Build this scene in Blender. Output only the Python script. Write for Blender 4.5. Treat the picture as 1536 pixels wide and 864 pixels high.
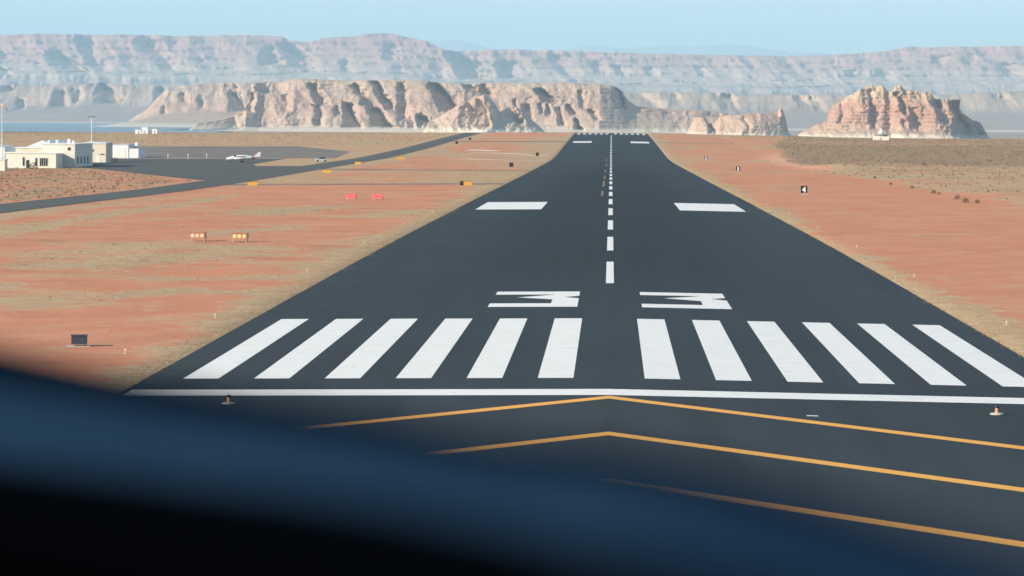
import bpy, bmesh, math, random
import numpy as np
from mathutils import Vector, Matrix, Euler
random.seed(7); RNG = np.random.default_rng(7)
for o in list(bpy.data.objects): bpy.data.objects.remove(o)
scene = bpy.context.scene
C = scene.collection

# ------------------------------------------------------------------ camera
W, H, F = 1536.0, 864.0, 4640.0
CAMZ = 12.7
YAW = math.atan(147 / F)                 # looks a little to the left of the runway axis
PITCH = -math.atan(254 / F)
ROLL = math.radians(0.42)
cam_d = bpy.data.cameras.new('camera'); cam = bpy.data.objects.new('camera', cam_d); C.objects.link(cam)
cam_d.sensor_width = 36.0; cam_d.lens = F / W * 36.0
cam_d.clip_start = 0.05; cam_d.clip_end = 300000
_rot = Matrix.Rotation(YAW, 3, 'Z') @ Matrix.Rotation(math.pi/2 + PITCH, 3, 'X') @ Matrix.Rotation(ROLL, 3, 'Z')
cam.rotation_mode = 'QUATERNION'; cam.rotation_quaternion = _rot.to_quaternion()
cam.location = (0, 0, CAMZ)
cam_d.dof.use_dof = True; cam_d.dof.focus_distance = 88.0; cam_d.dof.aperture_fstop = 4.5
scene.camera = cam

# ------------------------------------------------------------------ sky, sun, exposure
SUN_EL = math.radians(23); SUN_AZ = math.atan2(-0.86, -0.50)       # clockwise from +Y
world = bpy.data.worlds.new('World'); scene.world = world; world.use_nodes = True
wn = world.node_tree; wn.nodes.clear()
sky = wn.nodes.new('ShaderNodeTexSky'); sky.sky_type = 'NISHITA'; sky.sun_disc = False
sky.sun_elevation = SUN_EL; sky.sun_rotation = SUN_AZ
sky.altitude = 1300; sky.air_density = 1.0; sky.dust_density = 0.2; sky.ozone_density = 1.0
bg = wn.nodes.new('ShaderNodeBackground'); bg.inputs[1].default_value = 0.11
wo = wn.nodes.new('ShaderNodeOutputWorld')
wn.links.new(sky.outputs[0], bg.inputs[0]); wn.links.new(bg.outputs[0], wo.inputs[0])
sd = bpy.data.lights.new('sun', 'SUN'); sd.energy = 5.0; sd.angle = math.radians(0.53); sd.color = (1.0, 0.88, 0.70)
sun = bpy.data.objects.new('sun', sd); C.objects.link(sun)
S = Vector((math.sin(SUN_AZ)*math.cos(SUN_EL), math.cos(SUN_AZ)*math.cos(SUN_EL), math.sin(SUN_EL)))
sun.rotation_euler = S.to_track_quat('Z', 'Y').to_euler(); sun.location = (-60, -40, 60)
scene.view_settings.view_transform = 'Standard'; scene.view_settings.look = 'None'
scene.view_settings.gamma = 1.0; scene.view_settings.exposure = 0.68
scene.render.engine = 'CYCLES'
scene.cycles.volume_bounces = 1; scene.cycles.max_bounces = 5; scene.cycles.diffuse_bounces = 1
scene.render.resolution_x = 1024; scene.render.resolution_y = 576

# ------------------------------------------------------------------ helpers
def ray(px, py):
    d = _rot @ Vector(((px - W/2)/F, -(py - H/2)/F, -1.0))
    return d
def at(px, py, Y):                      # the point seen at a pixel, Y metres ahead
    d = ray(px, py); k = Y / d.y
    return Vector((d.x*k, Y, CAMZ + d.z*k))

def tag(o, label=None, cat=None, group=None, kind=None):
    if label: o['label'] = label
    if cat: o['category'] = cat
    if group: o['group'] = group
    if kind: o['kind'] = kind
    return o
def empty(name, loc=(0,0,0), rz=0):
    o = bpy.data.objects.new(name, None); C.objects.link(o); o.location = loc; o.rotation_euler = (0,0,rz)
    o.empty_display_size = 0.3
    return o
def copy_tree(o, parent=None):
    c = o.copy(); C.objects.link(c); c.parent = parent
    for ch in list(o.children): copy_tree(ch, c)
    return c
class MB:
    def __init__(s): s.v = []; s.f = []
    def add(s, vs, fs):
        n = len(s.v); s.v += [tuple(v) for v in vs]; s.f += [tuple(i+n for i in f) for f in fs]; return s
    def box(s, x0, x1, y0, y1, z0, z1):
        return s.add([(x0,y0,z0),(x1,y0,z0),(x1,y1,z0),(x0,y1,z0),(x0,y0,z1),(x1,y0,z1),(x1,y1,z1),(x0,y1,z1)],
            [(0,3,2,1),(4,5,6,7),(0,1,5,4),(1,2,6,5),(2,3,7,6),(3,0,4,7)])
    def cyl(s, p0, p1, r0, r1=None, n=12, cap=True):
        r1 = r0 if r1 is None else r1
        p0 = Vector(p0); p1 = Vector(p1); d = (p1-p0).normalized()
        a = d.orthogonal().normalized(); b = d.cross(a)
        vs = []
        for p, r in ((p0,r0),(p1,r1)):
            for i in range(n):
                t = 2*math.pi*i/n; vs.append(p + a*r*math.cos(t) + b*r*math.sin(t))
        fs = [(i,(i+1)%n,n+(i+1)%n,n+i) for i in range(n)]
        if cap: fs += [tuple(range(n-1,-1,-1)), tuple(range(n,2*n))]
        return s.add(vs, fs)
    def lathe(s, prof, n=20, c=(0,0,0)):
        vs = []; fs = []
        for r, z in prof:
            for i in range(n):
                t = 2*math.pi*i/n; vs.append((c[0]+r*math.cos(t), c[1]+r*math.sin(t), c[2]+z))
        for j in range(len(prof)-1):
            for i in range(n):
                fs.append((j*n+i, j*n+(i+1)%n, (j+1)*n+(i+1)%n, (j+1)*n+i))
        fs.append(tuple(range((len(prof)-1)*n, len(prof)*n))); fs.append(tuple(range(n-1,-1,-1)))
        return s.add(vs, fs)
    def loft(s, rings, cap=True):
        n = len(rings[0]); vs = [p for r in rings for p in r]; fs = []
        for j in range(len(rings)-1):
            for i in range(n): fs.append((j*n+i, j*n+(i+1)%n, (j+1)*n+(i+1)%n, (j+1)*n+i))
        if cap: fs += [tuple(range(n-1,-1,-1)), tuple(range((len(rings)-1)*n, len(rings)*n))]
        return s.add(vs, fs)
    def build(s, name, mat, parent=None, smooth=False, loc=None):
        me = bpy.data.meshes.new(name); me.from_pydata(s.v, [], s.f); me.update()
        bm = bmesh.new(); bm.from_mesh(me); bmesh.ops.recalc_face_normals(bm, faces=bm.faces); bm.to_mesh(me); bm.free()
        me.materials.append(mat)
        if smooth: me.polygons.foreach_set('use_smooth', [True]*len(me.polygons))
        o = bpy.data.objects.new(name, me); C.objects.link(o); o.parent = parent
        if loc is not None: o.location = loc
        return o
def grid_obj(name, X, Y, Z, mat, smooth=True, attrs=None, parent=None):
    nr, nc = X.shape
    co = np.stack([X, Y, Z], -1).reshape(-1, 3).astype(np.float32)
    i = np.arange(nr*nc).reshape(nr, nc)
    q = np.stack([i[:-1,:-1], i[:-1,1:], i[1:,1:], i[1:,:-1]], -1).reshape(-1, 4).astype(np.int32)
    me = bpy.data.meshes.new(name)
    me.vertices.add(len(co)); me.vertices.foreach_set('co', co.ravel())
    me.loops.add(q.size); me.loops.foreach_set('vertex_index', q.ravel())
    me.polygons.add(len(q)); me.polygons.foreach_set('loop_start', np.arange(0, q.size, 4, dtype=np.int32))
    me.update(calc_edges=True); me.validate()
    me.polygons.foreach_set('use_smooth', np.full(len(q), smooth, dtype=bool))
    if attrs:
        for k, a in attrs.items():
            at_ = me.attributes.new(k, 'FLOAT', 'POINT'); at_.data.foreach_set('value', a.ravel().astype(np.float32))
    me.materials.append(mat)
    o = bpy.data.objects.new(name, me); C.objects.link(o); o.parent = parent
    return o
# value noise
_T = RNG.random((256, 256)).astype(np.float32)
def vnoise(x, y):
    x = np.asarray(x, float); y = np.asarray(y, float)
    xi = np.floor(x).astype(int); yi = np.floor(y).astype(int); fx = x-xi; fy = y-yi
    fx = fx*fx*(3-2*fx); fy = fy*fy*(3-2*fy)
    a = _T[xi & 255, yi & 255]; b = _T[(xi+1) & 255, yi & 255]; c = _T[xi & 255, (yi+1) & 255]; d = _T[(xi+1) & 255, (yi+1) & 255]
    return (a*(1-fx)+b*fx)*(1-fy) + (c*(1-fx)+d*fx)*fy
def fbm(x, y, o=5, g=0.5):
    s = 0; a = 1; t = 0
    for k in range(o):
        s = s + a*vnoise(x*2**k+17.3*k, y*2**k+5.1*k); t += a; a *= g
    return s/t*2-1
def sstep(a, b, x):
    t = np.clip((np.asarray(x, float)-a)/(b-a), 0, 1); return t*t*(3-2*t)

# ------------------------------------------------------------------ materials
def newmat(name):
    m = bpy.data.materials.new(name); m.use_nodes = True
    nt = m.node_tree; b = nt.nodes['Principled BSDF']
    return m, nt, b
def N(nt, t, **kw):
    n = nt.nodes.new(t)
    for k, v in kw.items(): setattr(n, k, v)
    return n
def geo(nt): return N(nt, 'ShaderNodeNewGeometry').outputs['Position']
def obj_co(nt): return N(nt, 'ShaderNodeTexCoord').outputs['Object']
def noise(nt, vec, scale, detail=6, rough=0.55, stretch=None):
    if stretch:
        mp = N(nt, 'ShaderNodeMapping'); mp.inputs['Scale'].default_value = stretch
        nt.links.new(vec, mp.inputs[0]); vec = mp.outputs[0]
    n = N(nt, 'ShaderNodeTexNoise'); n.inputs['Scale'].default_value = scale
    n.inputs['Detail'].default_value = detail; n.inputs['Roughness'].default_value = rough
    nt.links.new(vec, n.inputs['Vector']); return n.outputs[0]
def ramp(nt, fac, stops):
    r = N(nt, 'ShaderNodeValToRGB'); e = r.color_ramp.elements
    e[0].position, e[0].color = stops[0][0], (*stops[0][1], 1); e[1].position, e[1].color = stops[1][0], (*stops[1][1], 1)
    for p, c in stops[2:]:
        k = e.new(p); k.color = (*c, 1)
    nt.links.new(fac, r.inputs[0]); return r.outputs[0]
def mix(nt, fac, a, b, mode='MIX'):
    m = N(nt, 'ShaderNodeMix', data_type='RGBA', blend_type=mode)
    for i, v in ((0, fac), (6, a), (7, b)):
        if isinstance(v, (int, float)): m.inputs[i].default_value = v
        elif isinstance(v, tuple): m.inputs[i].default_value = (*v, 1)
        else: nt.links.new(v, m.inputs[i])
    return m.outputs[2]
def math_(nt, op, a, b=0.0, clamp=False):
    m = N(nt, 'ShaderNodeMath', operation=op); m.use_clamp = clamp
    for i, v in ((0, a), (1, b)):
        if isinstance(v, (int, float)): m.inputs[i].default_value = v
        else: nt.links.new(v, m.inputs[i])
    return m.outputs[0]
def bump(nt, b, h, strength=0.3, dist=0.1):
    n = N(nt, 'ShaderNodeBump'); n.inputs['Strength'].default_value = strength; n.inputs['Distance'].default_value = dist
    nt.links.new(h, n.inputs['Height']); nt.links.new(n.outputs[0], b.inputs['Normal'])
def simple(name, col, rough=0.6, var=0.15, scale=3.0, spec=0.4, metal=0.0):
    m, nt, b = newmat(name)
    n = noise(nt, obj_co(nt), scale)
    lo = tuple(c*(1-var) for c in col); hi = tuple(min(1, c*(1+var)) for c in col)
    nt.links.new(ramp(nt, n, [(0.3, lo), (0.7, hi)]), b.inputs['Base Color'])
    b.inputs['Roughness'].default_value = rough; b.inputs['Specular IOR Level'].default_value = spec; b.inputs['Metallic'].default_value = metal
    return m
def emit(name, col, strength):
    m, nt, b = newmat(name); b.inputs['Base Color'].default_value = (*col, 1)
    b.inputs['Emission Color'].default_value = (*col, 1); b.inputs['Emission Strength'].default_value = strength
    return m
def asphalt(name, col, streak=0.2, patch=0.12, rubber=False):
    m, nt, b = newmat(name); P = geo(nt)
    fine = noise(nt, P, 4.0, 4, 0.7); big = noise(nt, P, 0.05, 5, 0.6); st = noise(nt, P, 1.0, 4, 0.6, (0.5, 0.012, 1))
    c = mix(nt, fine, tuple(x*0.88 for x in col), tuple(x*1.12 for x in col))
    c = mix(nt, ramp(nt, big, [(0.35, (0,0,0)), (0.7, (1,1,1))]), c, tuple(x*(1+patch*2) for x in col))
    c = mix(nt, math_(nt, 'MULTIPLY', ramp(nt, st, [(0.45, (0,0,0)), (0.75, (1,1,1))]), streak*2), c, tuple(x*0.72 for x in col))
    if rubber:                                  # tyre rubber laid down past the numbers
        sp = N(nt, 'ShaderNodeSeparateXYZ'); nt.links.new(P, sp.inputs[0])
        def ss(v, a, b_):
            r = N(nt, 'ShaderNodeMapRange', interpolation_type='SMOOTHSTEP'); r.inputs[1].default_value = a; r.inputs[2].default_value = b_; nt.links.new(v, r.inputs[0]); return r.outputs[0]
        k = math_(nt, 'MULTIPLY', ss(sp.outputs[1], 190, 290), ss(sp.outputs[1], 1300, 700))
        k = math_(nt, 'MULTIPLY', k, ss(math_(nt, 'ABSOLUTE', sp.outputs[0]), 19, 6))
        k = math_(nt, 'MULTIPLY', k, math_(nt, 'ADD', 0.35, math_(nt, 'MULTIPLY', noise(nt, P, 1.0, 5, 0.65, (1.1, 0.006, 1)), 0.9)))
        c = mix(nt, k, c, tuple(x*0.55 for x in col))
    seam = N(nt, 'ShaderNodeTexWave', wave_type='BANDS', bands_direction='X'); seam.inputs['Scale'].default_value = 0.0825; seam.inputs['Distortion'].default_value = 0.25
    nt.links.new(P, seam.inputs['Vector'])
    c = mix(nt, math_(nt, 'MULTIPLY', ramp(nt, seam.outputs['Fac'], [(0.0, (0.5,0.5,0.5)), (0.012, (0,0,0))]), streak), c, tuple(x*0.6 for x in col))
    nt.links.new(c, b.inputs['Base Color']); b.inputs['Roughness'].default_value = 0.85; b.inputs['Specular IOR Level'].default_value = 0.25
    bump(nt, b, fine, 0.2, 0.02)
    return m
def paint(name, col, wear=0.25):
    m, nt, b = newmat(name); P = geo(nt)
    a = noise(nt, P, 2.0, 7, 0.7); s = noise(nt, P, 1.2, 5, 0.65, (0.5, 2.0, 1))
    c = mix(nt, math_(nt, 'MULTIPLY', ramp(nt, s, [(0.50, (0,0,0)), (0.72, (1,1,1))]), wear), col, tuple(x*0.55 for x in col))
    c = mix(nt, math_(nt, 'MULTIPLY', ramp(nt, a, [(0.60, (0,0,0)), (0.70, (1,1,1))]), wear), c, (0.09, 0.095, 0.10))
    nt.links.new(c, b.inputs['Base Color']); b.inputs['Roughness'].default_value = 0.7; b.inputs['Specular IOR Level'].default_value = 0.25
    return m
M = {}
M['asphalt'] = asphalt('runway_asphalt', (0.026, 0.0365, 0.042), 0.35, 0.12, True)
M['taxi'] = asphalt('taxiway_asphalt', (0.085, 0.090, 0.082), 0.1)
M['old'] = asphalt('weathered_asphalt', (0.16, 0.14, 0.12), 0.1, 0.3)
M['white'] = paint('white_paint', (0.82, 0.82, 0.78), 0.4)
M['yellow'] = paint('yellow_paint', (0.84, 0.42, 0.08), 0.2)
M['faded'] = paint('faded_orange_paint', (0.28, 0.20, 0.12), 0.9)
M['cream'] = simple('cream_stucco', (0.82, 0.75, 0.63), 0.85, 0.06, 0.6)
M['cream2'] = simple('tan_stucco', (0.74, 0.65, 0.53), 0.85, 0.06, 0.6)
M['bwhite'] = simple('white_sheet_metal', (0.80, 0.82, 0.82), 0.45, 0.04, 0.8)
M['roof'] = simple('pale_roof_gravel', (0.55, 0.55, 0.54), 0.9, 0.1, 1.5)
M['trim'] = simple('white_trim', (0.8, 0.78, 0.74), 0.6, 0.03)
M['glass'] = simple('dark_window_glass', (0.03, 0.04, 0.05), 0.08, 0.1, 1, 0.5)
M['dark'] = simple('dark_metal', (0.03, 0.03, 0.035), 0.5, 0.2)
M['grey'] = simple('galvanised_metal', (0.42, 0.43, 0.44), 0.45, 0.1, 4, 0.5, 0.3)
M['ac_white'] = simple('aircraft_white_paint', (0.80, 0.81, 0.82), 0.25, 0.02, 2, 0.5)
M['ac_red'] = simple('aircraft_red_paint', (0.62, 0.24, 0.20), 0.3, 0.05)
M['tyre'] = simple('tyre_rubber', (0.02, 0.02, 0.02), 0.9)
M['ysign'] = simple('yellow_sign_face', (0.62, 0.34, 0.06), 0.5, 0.06)
M['black'] = simple('black_sign_face', (0.015, 0.015, 0.017), 0.6)
M['digit'] = simple('white_sign_legend', (0.85, 0.85, 0.83), 0.5, 0.02)
M['orange'] = simple('orange_frangible_post', (0.75, 0.36, 0.13), 0.6, 0.1)
M['carpaint'] = simple('pale_blue_car_paint', (0.42, 0.52, 0.58), 0.3, 0.05)
M['slate'] = simple('slate_painted_metal', (0.045, 0.055, 0.075), 0.6, 0.15)
M['concrete'] = simple('concrete', (0.50, 0.46, 0.40), 0.9, 0.15, 2)
M['palelamp'] = emit('pale_lamp_lens', (0.9, 0.45, 0.32), 0.45)
M['vasi'] = simple('weathered_orange_housing', (0.50, 0.25, 0.15), 0.7, 0.1)
M['lens'] = simple('lamp_lens', (0.75, 0.68, 0.45), 0.2, 0.05)
M['redlamp'] = emit('red_lamp_lens', (1.0, 0.045, 0.065), 1.5)
M['warmlamp'] = emit('warm_lamp_lens', (1.0, 0.42, 0.16), 0.75)
M['shrub'] = simple('dark_shrub_leaves', (0.15, 0.125, 0.075), 0.9, 0.35, 6, 0.1)

def ground_material():
    m, nt, b = newmat('desert_soil'); P = geo(nt)
    def A(k):
        n = N(nt, 'ShaderNodeAttribute'); n.attribute_name = k; return n.outputs['Fac']
    big = noise(nt, P, 0.012, 6, 0.6); mid = noise(nt, P, 0.09, 7, 0.65); fine = noise(nt, P, 1.3, 6, 0.7)
    red = ramp(nt, mid, [(0.30, (0.50, 0.190, 0.105)), (0.50, (0.59, 0.245, 0.140)), (0.72, (0.63, 0.305, 0.185))])
    red = mix(nt, math_(nt, 'MULTIPLY', big, 0.5), red, (0.59, 0.32, 0.20))
    tan = ramp(nt, fine, [(0.28, (0.35, 0.235, 0.14)), (0.5, (0.48, 0.34, 0.205)), (0.75, (0.62, 0.48, 0.30))])
    sc = ramp(nt, fine, [(0.30, (0.19, 0.14, 0.10)), (0.5, (0.31, 0.22, 0.15)), (0.75, (0.50, 0.33, 0.21))])
    k = math_(nt, 'ADD', A('veg'), math_(nt, 'MULTIPLY', math_(nt, 'SUBTRACT', mid, 0.5), 2.4))
    k = math_(nt, 'ADD', k, math_(nt, 'MULTIPLY', math_(nt, 'SUBTRACT', fine, 0.5), 1.3))
    kk = N(nt, 'ShaderNodeMapRange', interpolation_type='SMOOTHSTEP'); kk.inputs[1].default_value = 0.36; kk.inputs[2].default_value = 0.80
    nt.links.new(k, kk.inputs[0])
    c = mix(nt, kk.outputs[0], red, tan)
    s = math_(nt, 'ADD', A('scrub'), math_(nt, 'MULTIPLY', math_(nt, 'SUBTRACT', mid, 0.5), 2.2))
    s2 = N(nt, 'ShaderNodeMapRange', interpolation_type='SMOOTHSTEP'); s2.inputs[1].default_value = 0.35; s2.inputs[2].default_value = 0.75
    nt.links.new(s, s2.inputs[0])
    c = mix(nt, s2.outputs[0], c, sc)
    p = math_(nt, 'ADD', A('pale'), math_(nt, 'MULTIPLY', math_(nt, 'SUBTRACT', mid, 0.5), 0.5))
    p2 = N(nt, 'ShaderNodeMapRange', interpolation_type='SMOOTHSTEP'); p2.inputs[1].default_value = 0.4; p2.inputs[2].default_value = 0.75
    nt.links.new(p, p2.inputs[0])
    c = mix(nt, p2.outputs[0], c, (0.72, 0.66, 0.56))
    mo = noise(nt, P, 0.16, 8, 0.75); mo2 = noise(nt, P, 0.03, 6, 0.65)
    brown = math_(nt, 'MULTIPLY', ramp(nt, mo, [(0.50, (0,0,0)), (0.66, (1,1,1))]), ramp(nt, mo2, [(0.40, (0.1,0.1,0.1)), (0.62, (0.85,0.85,0.85))]))
    c = mix(nt, math_(nt, 'MULTIPLY', brown, 0.8), c, (0.33, 0.205, 0.125))
    straw = math_(nt, 'MULTIPLY', ramp(nt, noise(nt, P, 0.30, 8, 0.75), [(0.53, (0,0,0)), (0.66, (1,1,1))]), ramp(nt, mo2, [(0.46, (0.85,0.85,0.85)), (0.62, (0.1,0.1,0.1))]))
    c = mix(nt, straw, c, (0.54, 0.40, 0.235))
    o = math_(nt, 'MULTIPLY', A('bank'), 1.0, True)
    c = mix(nt, o, c, (0.68, 0.38, 0.24))  # orange bank, its colour lightened for the slope that faces the sun
    nt.links.new(c, b.inputs['Base Color']); b.inputs['Roughness'].default_value = 0.95; b.inputs['Specular IOR Level'].default_value = 0.05
    bump(nt, b, fine, 0.5, 0.15)
    return m
M['soil'] = ground_material()

def rock_material(name, bands, zscale, vscale, ring=None, warp=0.15, stain=0.35):
    """sandstone: beds by height, warped; vertical varnish streaks; a pale ring at the old water line"""
    m, nt, b = newmat(name); P = geo(nt)
    sep = N(nt, 'ShaderNodeSeparateXYZ'); nt.links.new(P, sep.inputs[0])
    wv = noise(nt, P, vscale, 5, 0.6)
    h = math_(nt, 'ADD', math_(nt, 'MULTIPLY', sep.outputs[2], 1.0/zscale), math_(nt, 'MULTIPLY', math_(nt, 'SUBTRACT', wv, 0.5), warp*2))
    c = ramp(nt, h, bands)
    beds = noise(nt, P, 1.0/zscale, 6, 0.75, (0.6, 0.6, 34.0))
    c = mix(nt, 0.55, c, ramp(nt, beds, [(0.25, (0.62,0.60,0.62)), (0.75, (1.25,1.2,1.15))]), 'MULTIPLY')
    var = noise(nt, P, vscale*8, 5, 0.65, (1.0, 1.0, 0.16))
    c = mix(nt, stain, c, ramp(nt, var, [(0.35, (0.55,0.48,0.45)), (0.65, (1.1,1.1,1.1))]), 'MULTIPLY')
    if ring:
        r = N(nt, 'ShaderNodeMapRange', interpolation_type='SMOOTHSTEP'); r.inputs[1].default_value = ring[1]; r.inputs[2].default_value = ring[0]
        zz = math_(nt, 'ADD', sep.outputs[2], math_(nt, 'MULTIPLY', math_(nt, 'SUBTRACT', wv, 0.5), 6.0))
        nt.links.new(zz, r.inputs[0]); c = mix(nt, r.outputs[0], c, (0.66, 0.57, 0.45))
    nt.links.new(c, b.inputs['Base Color']); b.inputs['Roughness'].default_value = 0.95; b.inputs['Specular IOR Level'].default_value = 0.05
    bump(nt, b, beds, 0.35, zscale*0.015)
    return m
M['rock_mid'] = rock_material('navajo_sandstone', [(0.0,(0.52,0.40,0.31)),(0.25,(0.50,0.35,0.275)),(0.5,(0.46,0.335,0.27)),(0.75,(0.52,0.40,0.31)),(0.95,(0.43,0.31,0.25)),(1.0,(0.50,0.37,0.29))], 150, 0.004, (-24, -8))
M['rock_butte'] = rock_material('pink_sandstone', [(0.0,(0.50,0.36,0.27)),(0.2,(0.46,0.29,0.22)),(0.5,(0.48,0.29,0.22)),(0.75,(0.54,0.40,0.28)),(1.0,(0.56,0.44,0.32))], 100, 0.006, (-26, -12), 0.2, 0.55)
M['rock_pink'] = rock_material('pale_pink_sandstone', [(0.0,(0.56,0.40,0.29)),(1.0,(0.56,0.36,0.27))], 60, 0.006, (-26, -14), 0.2, 0.3)
M['rock_back'] = rock_material('banded_cliff_rock', [(0.0,(0.40,0.31,0.26)),(0.3,(0.38,0.30,0.26)),(0.55,(0.50,0.38,0.28)),(0.85,(0.46,0.35,0.27)),(1.0,(0.42,0.30,0.24))], 220, 0.002, (-29, -20))
M['rock_far'] = rock_material('far_mesa_rock', [(0.0,(0.36,0.30,0.27)),(0.36,(0.38,0.29,0.26)),(0.42,(0.47,0.36,0.29)),(0.56,(0.46,0.34,0.28)),(0.60,(0.44,0.28,0.23)),(0.82,(0.46,0.26,0.22)),(1.0,(0.40,0.25,0.21))], 900, 0.0006, None, 0.06)
M['rock_dist'] = rock_material('distant_ridge_rock', [(0.0,(0.3,0.25,0.22)),(1.0,(0.36,0.28,0.25))], 1600, 0.0004)

def floor_material():
    m, nt, b = newmat('desert_basin'); P = geo(nt)
    n = noise(nt, P, 0.0007, 7, 0.65); f = noise(nt, P, 0.01, 6, 0.7)
    c = ramp(nt, n, [(0.3, (0.27,0.21,0.18)), (0.5, (0.38,0.29,0.23)), (0.7, (0.44,0.36,0.28))])
    c = mix(nt, 0.5, c, ramp(nt, f, [(0.3,(0.7,0.7,0.7)),(0.7,(1.15,1.1,1.05))]), 'MULTIPLY')
    nt.links.new(c, b.inputs['Base Color']); b.inputs['Roughness'].default_value = 0.95; b.inputs['Specular IOR Level'].default_value = 0.05
    return m
M['floor'] = floor_material()
def lake_material():
    m, nt, b = newmat('lake_water'); P = geo(nt)
    b.inputs['Base Color'].default_value = (0.14, 0.19, 0.23, 1); b.inputs['Roughness'].default_value = 0.32; b.inputs['IOR'].default_value = 1.33
    bump(nt, b, noise(nt, P, 0.05, 5, 0.6), 0.5, 2.0)
    return m
M['lake'] = lake_material()

# ------------------------------------------------------------------ ground shape
RP = [(-900,0),(258,0),(319,-.05),(380,-.22),(441,-.42),(502,-.60),(563,-.83),(624,-1.08),(685,-1.30),(746,-1.52),(807,-1.75),(868,-1.95),(929,-2.16),(990,-2.36),(1100,-2.70),(1200,-2.85),(1290,-2.5),(1386,-1.5),(1500,-.3),(1626,.92),(1780,2.4),(1931,3.75),(2060,4.6)]
TP = [(-900,-.4),(380,-.6),(456,-1.05),(619,-2.15),(735,-2.4),(960,-2.4),(1170,-2.55),(1415,-1.35),(1777,1.65),(2060,3.6)]
QP = [(-900,0),(380,-.2),(500,-.8),(640,-1.7),(800,-2.3),(1000,-2.5),(1200,-2.6),(1386,-2.0),(1600,-1.0),(1800,0.2),(2060,1.3)]
PZ = np.arange(-900, 2061, 10.0)
def table(pts):
    p = np.array(pts); h = np.interp(PZ, p[:,0], p[:,1]); k = np.ones(7)/7
    return np.convolve(np.pad(h, 3, mode='edge'), k, 'valid')
HR, HT, HQ = table(RP), table(TP), table(QP)
fR = lambda y: np.interp(y, PZ, HR); fT = lambda y: np.interp(y, PZ, HT); fQ = lambda y: np.interp(y, PZ, HQ)
CROWN, RW = 0.012, 22.9
def hRw(x, y): return fR(y) - CROWN*np.abs(x)
CONN = [(681, 7), (900, 7), (1640, 9)]
def hG(x, y, bumps=True):
    x = np.asarray(x, float); y = np.asarray(y, float)
    edge = fR(y) - CROWN*RW - 0.07
    tl = np.clip((-23.3-x)/(84-23.3), 0, 1); tr = np.clip((x-23.3)/(150-23.3), 0, 1)
    h = np.where(x < 0, edge*(1-tl)+fT(y)*tl+np.minimum(0, x+84)*0.0073, edge*(1-tr)+fQ(y)*tr)
    h = np.where(np.abs(x) < 22.6, fR(y)-CROWN*RW-0.35, h)
    if bumps:
        m = sstep(25, 32, np.abs(x)) * (1 - sstep(-82, -76, -np.abs(x))*0) 
        m = np.where(x < -74, m*sstep(-84, -76, x), m)
        for c, w in CONN: m = m*(0.0 + sstep(w+3, w+16, np.abs(y-c)))
        h = h + m*(0.22*fbm(x/14, y/22) + 0.06*fbm(x/3.1, y/4.7, 3))
        r = sstep(64, 76, x)
        h = h + r*(0.5*fbm(x/40, y/60) + 0.35)
        h = h + 1.5*np.exp(-((x-74)/9)**2 - ((y-985)/45)**2) + 1.1*np.exp(-((x-95)/12)**2 - ((y-1120)/60)**2) 
    rim = sstep(2045, 2330, y + 25*fbm(x/120, 3.3+0*y, 4)); 
    return h*(1-rim) - 34.0*rim

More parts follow.
